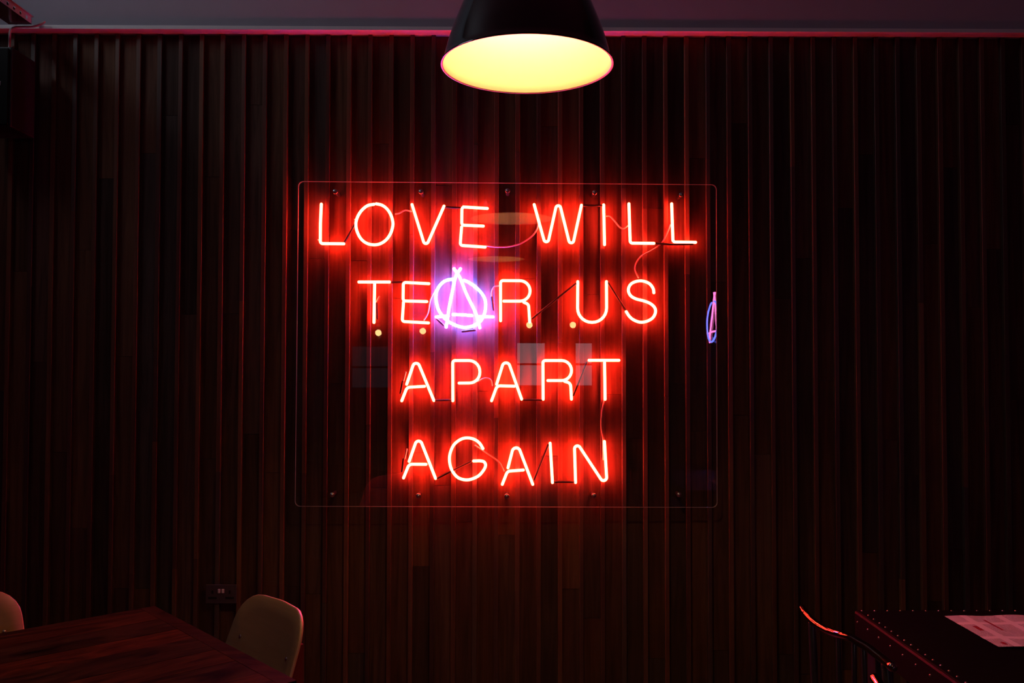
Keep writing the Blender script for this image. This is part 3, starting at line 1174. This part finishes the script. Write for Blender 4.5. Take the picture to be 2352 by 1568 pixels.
def pz(x, y):
    return 0.0018 + 0.004 * (math.sin(x * 34 + 0.6) * 0.5 + 0.5) * (1 if y > -0.05 else 0.6) * min(1, x * 12)


NXP, NYP = 40, 12
vs = [Vector((PWD * i / NXP, -PD * j / NYP, pz(PWD * i / NXP, -PD * j / NYP))) for j in range(NYP + 1) for i in range(NXP + 1)]
vs += [v_ + Vector((0, 0, -0.0004)) for v_ in vs]
fs = []
NV = (NXP + 1) * (NYP + 1)
for j in range(NYP):
    for i in range(NXP):
        a = j * (NXP + 1) + i
        fs.append((a, a + NXP + 1, a + NXP + 2, a + 1))
        fs.append((a + NV, a + 1 + NV, a + NXP + 2 + NV, a + NXP + 1 + NV))
link('sheet', mesh_from(vs, fs), M['paper'], menu, True)


def bar(x0, x1, y0, y1):
    n = 8
    vv, ff = [], []
    for i in range(n + 1):
        y = y0 + (y1 - y0) * i / n
        for x in (x0, x1):
            vv.append((x, y, pz(x, y) + 0.0005))
    for i in range(n):
        ff.append((2 * i, 2 * i + 1, 2 * i + 3, 2 * i + 2))
    link('heading_bar', mesh_from(vv, ff), M['ink_red'], menu)


bar(0.030, 0.042, -0.11, -0.155)
bar(0.098, 0.106, -0.045, -0.150)
bar(0.026, 0.038, -0.262, -0.285)
bar(0.185, 0.197, -0.125, -0.185)


# ------------------------------------------------------------------ dark metal chairs by the studded table
_rail_w = [atZ(*q) for q in ((1843, 1396, 0.836), (1852, 1410, 0.832), (1865, 1424, 0.829), (1880, 1436, 0.829), (1900, 1447, 0.832), (1920, 1455, 0.836), (1940, 1460, 0.842),
                             (1956, 1465, 0.850), (1970, 1473, 0.859), (1995, 1488, 0.874), (2015, 1503, 0.886), (2035, 1519, 0.896), (2050, 1532, 0.902))]
RAIL0 = Vector(((_rail_w[0].x + _rail_w[-1].x) / 2, (_rail_w[0].y + _rail_w[-1].y) / 2, 0))
RAIL = [tuple(q - RAIL0) for q in _rail_w]


def metal_chair(label, loc, yaw, lift=0.0):
    """local frame: +Y across the seat (far end +), sitter faces +X; rail centre at origin."""
    t = thing('metal_chair', label, 'chair', loc, (0, 0, yaw), group='dark metal chairs at the studded table')
    rail_pts = [(p[0], p[1], p[2] + lift) for p in RAIL]
    rp = catmull(rail_pts, 5)
    link('top_rail', tube_mesh([rp], 0.0105, 14), M['chrome'], t, True)
    for yy in (RAIL[2][1], RAIL[-2][1]):
        zt = min(rp, key=lambda p: abs(p.y - yy)).z
        link('leg', tube_mesh([[(-0.05, yy * 1.0, 0.012), (0.03, yy, 0.44), (min(rp, key=lambda p: abs(p.y - yy)).x, yy, zt - 0.008)]], 0.011, 12), M['dark_steel'], t, True)
        link('leg', tube_mesh([[(0.46, yy * 0.95, 0.012), (0.41, yy * 0.9, 0.44)]], 0.011, 12), M['dark_steel'], t, True)
    for yy in (-0.09, 0.0, 0.09):
        zt = min(rp, key=lambda p: abs(p.y - yy)).z
        link('back_slat', tube_mesh([[(0.035, yy, 0.45), (min(rp, key=lambda p: abs(p.y - yy)).x, yy, zt - 0.008)]], 0.0065, 10), M['dark_steel'], t, True)
    bm = bmesh.new()
    add_box(bm, (0.22, 0.0, 0.45), (0.38, 0.37, 0.016), None, 0.006)
    link('seat', bm_mesh(bm), M['dark_steel'], t)
    return t


metal_chair('dark metal chair with a wavy red lit top rail, left of the studded table', tuple(RAIL0), 0.0)
_tip = atZ(2009, 1557, RAIL[0][2] + 0.085)
metal_chair('taller dark metal chair at the bottom edge, only its red rail tip showing', (_tip.x - RAIL[0][0], _tip.y - RAIL[0][1], 0), 0.0, 0.085)

# ------------------------------------------------------------------ behind the camera, seen mirrored in the panel
for px, py in ((869, 764), (971, 760), (1216, 746), (1316, 746)):
    p = reflect_hit(px, py, y=-5.2)
    names = {869: 'leftmost', 971: 'second from left', 1216: 'third from left', 1316: 'rightmost'}
    t = thing('jar_pendant', 'small glass jar pendant mirrored in the panel, %s of four' % names[px], 'lamp', tuple(p), group='jar pendants over the bar')
    v, f = lathe([(0.03, 0.10), (0.075, 0.085), (0.082, 0.06), (0.082, -0.07), (0.07, -0.09)], 24)
    link('glass_jar', mesh_from(v, f), M['jar'], t, True)
    bm = bmesh.new()
    bmesh.ops.create_uvsphere(bm, u_segments=14, v_segments=10, radius=0.05)
    link('bulb', bm_mesh(bm), M['jarbulb'], t, True)
    v, f = lathe([(0.001, 0.135), (0.032, 0.13), (0.032, 0.09), (0.001, 0.088)], 20)
    link('lid', mesh_from(v, f), M['steel'], t, True)
    link('cord', tube_mesh([[(0, 0, 0.13), (0, 0, Z_CEIL - p.z - 0.004)]], 0.003, 6), M['flex'], t)

# second ringed A on the right-hand wall, mirrored at the panel's right edge
q0 = reflect_hit(1637, 728, x=XR - 0.03)
sign2 = thing('neon_sign', 'pink and blue neon A in a ring on the side wall, mirrored at panel edge', 'neon sign', tuple(q0))
S2 = 0.00058


def s2_pt(x, y, dz):
    return Vector((-dz * 1.5, -(x - 620) * S2, -(y - 770) * S2))


anarchy(s2_pt, sign2, 0.011, 0.016, lambda nm, me, mat, par: link(nm, me, mat, par, True), '_far')
link('mounting_board', box_mesh((0.0215, 0, 0), (0.012, 0.75, 0.78), 0.003), M['black'], sign2)
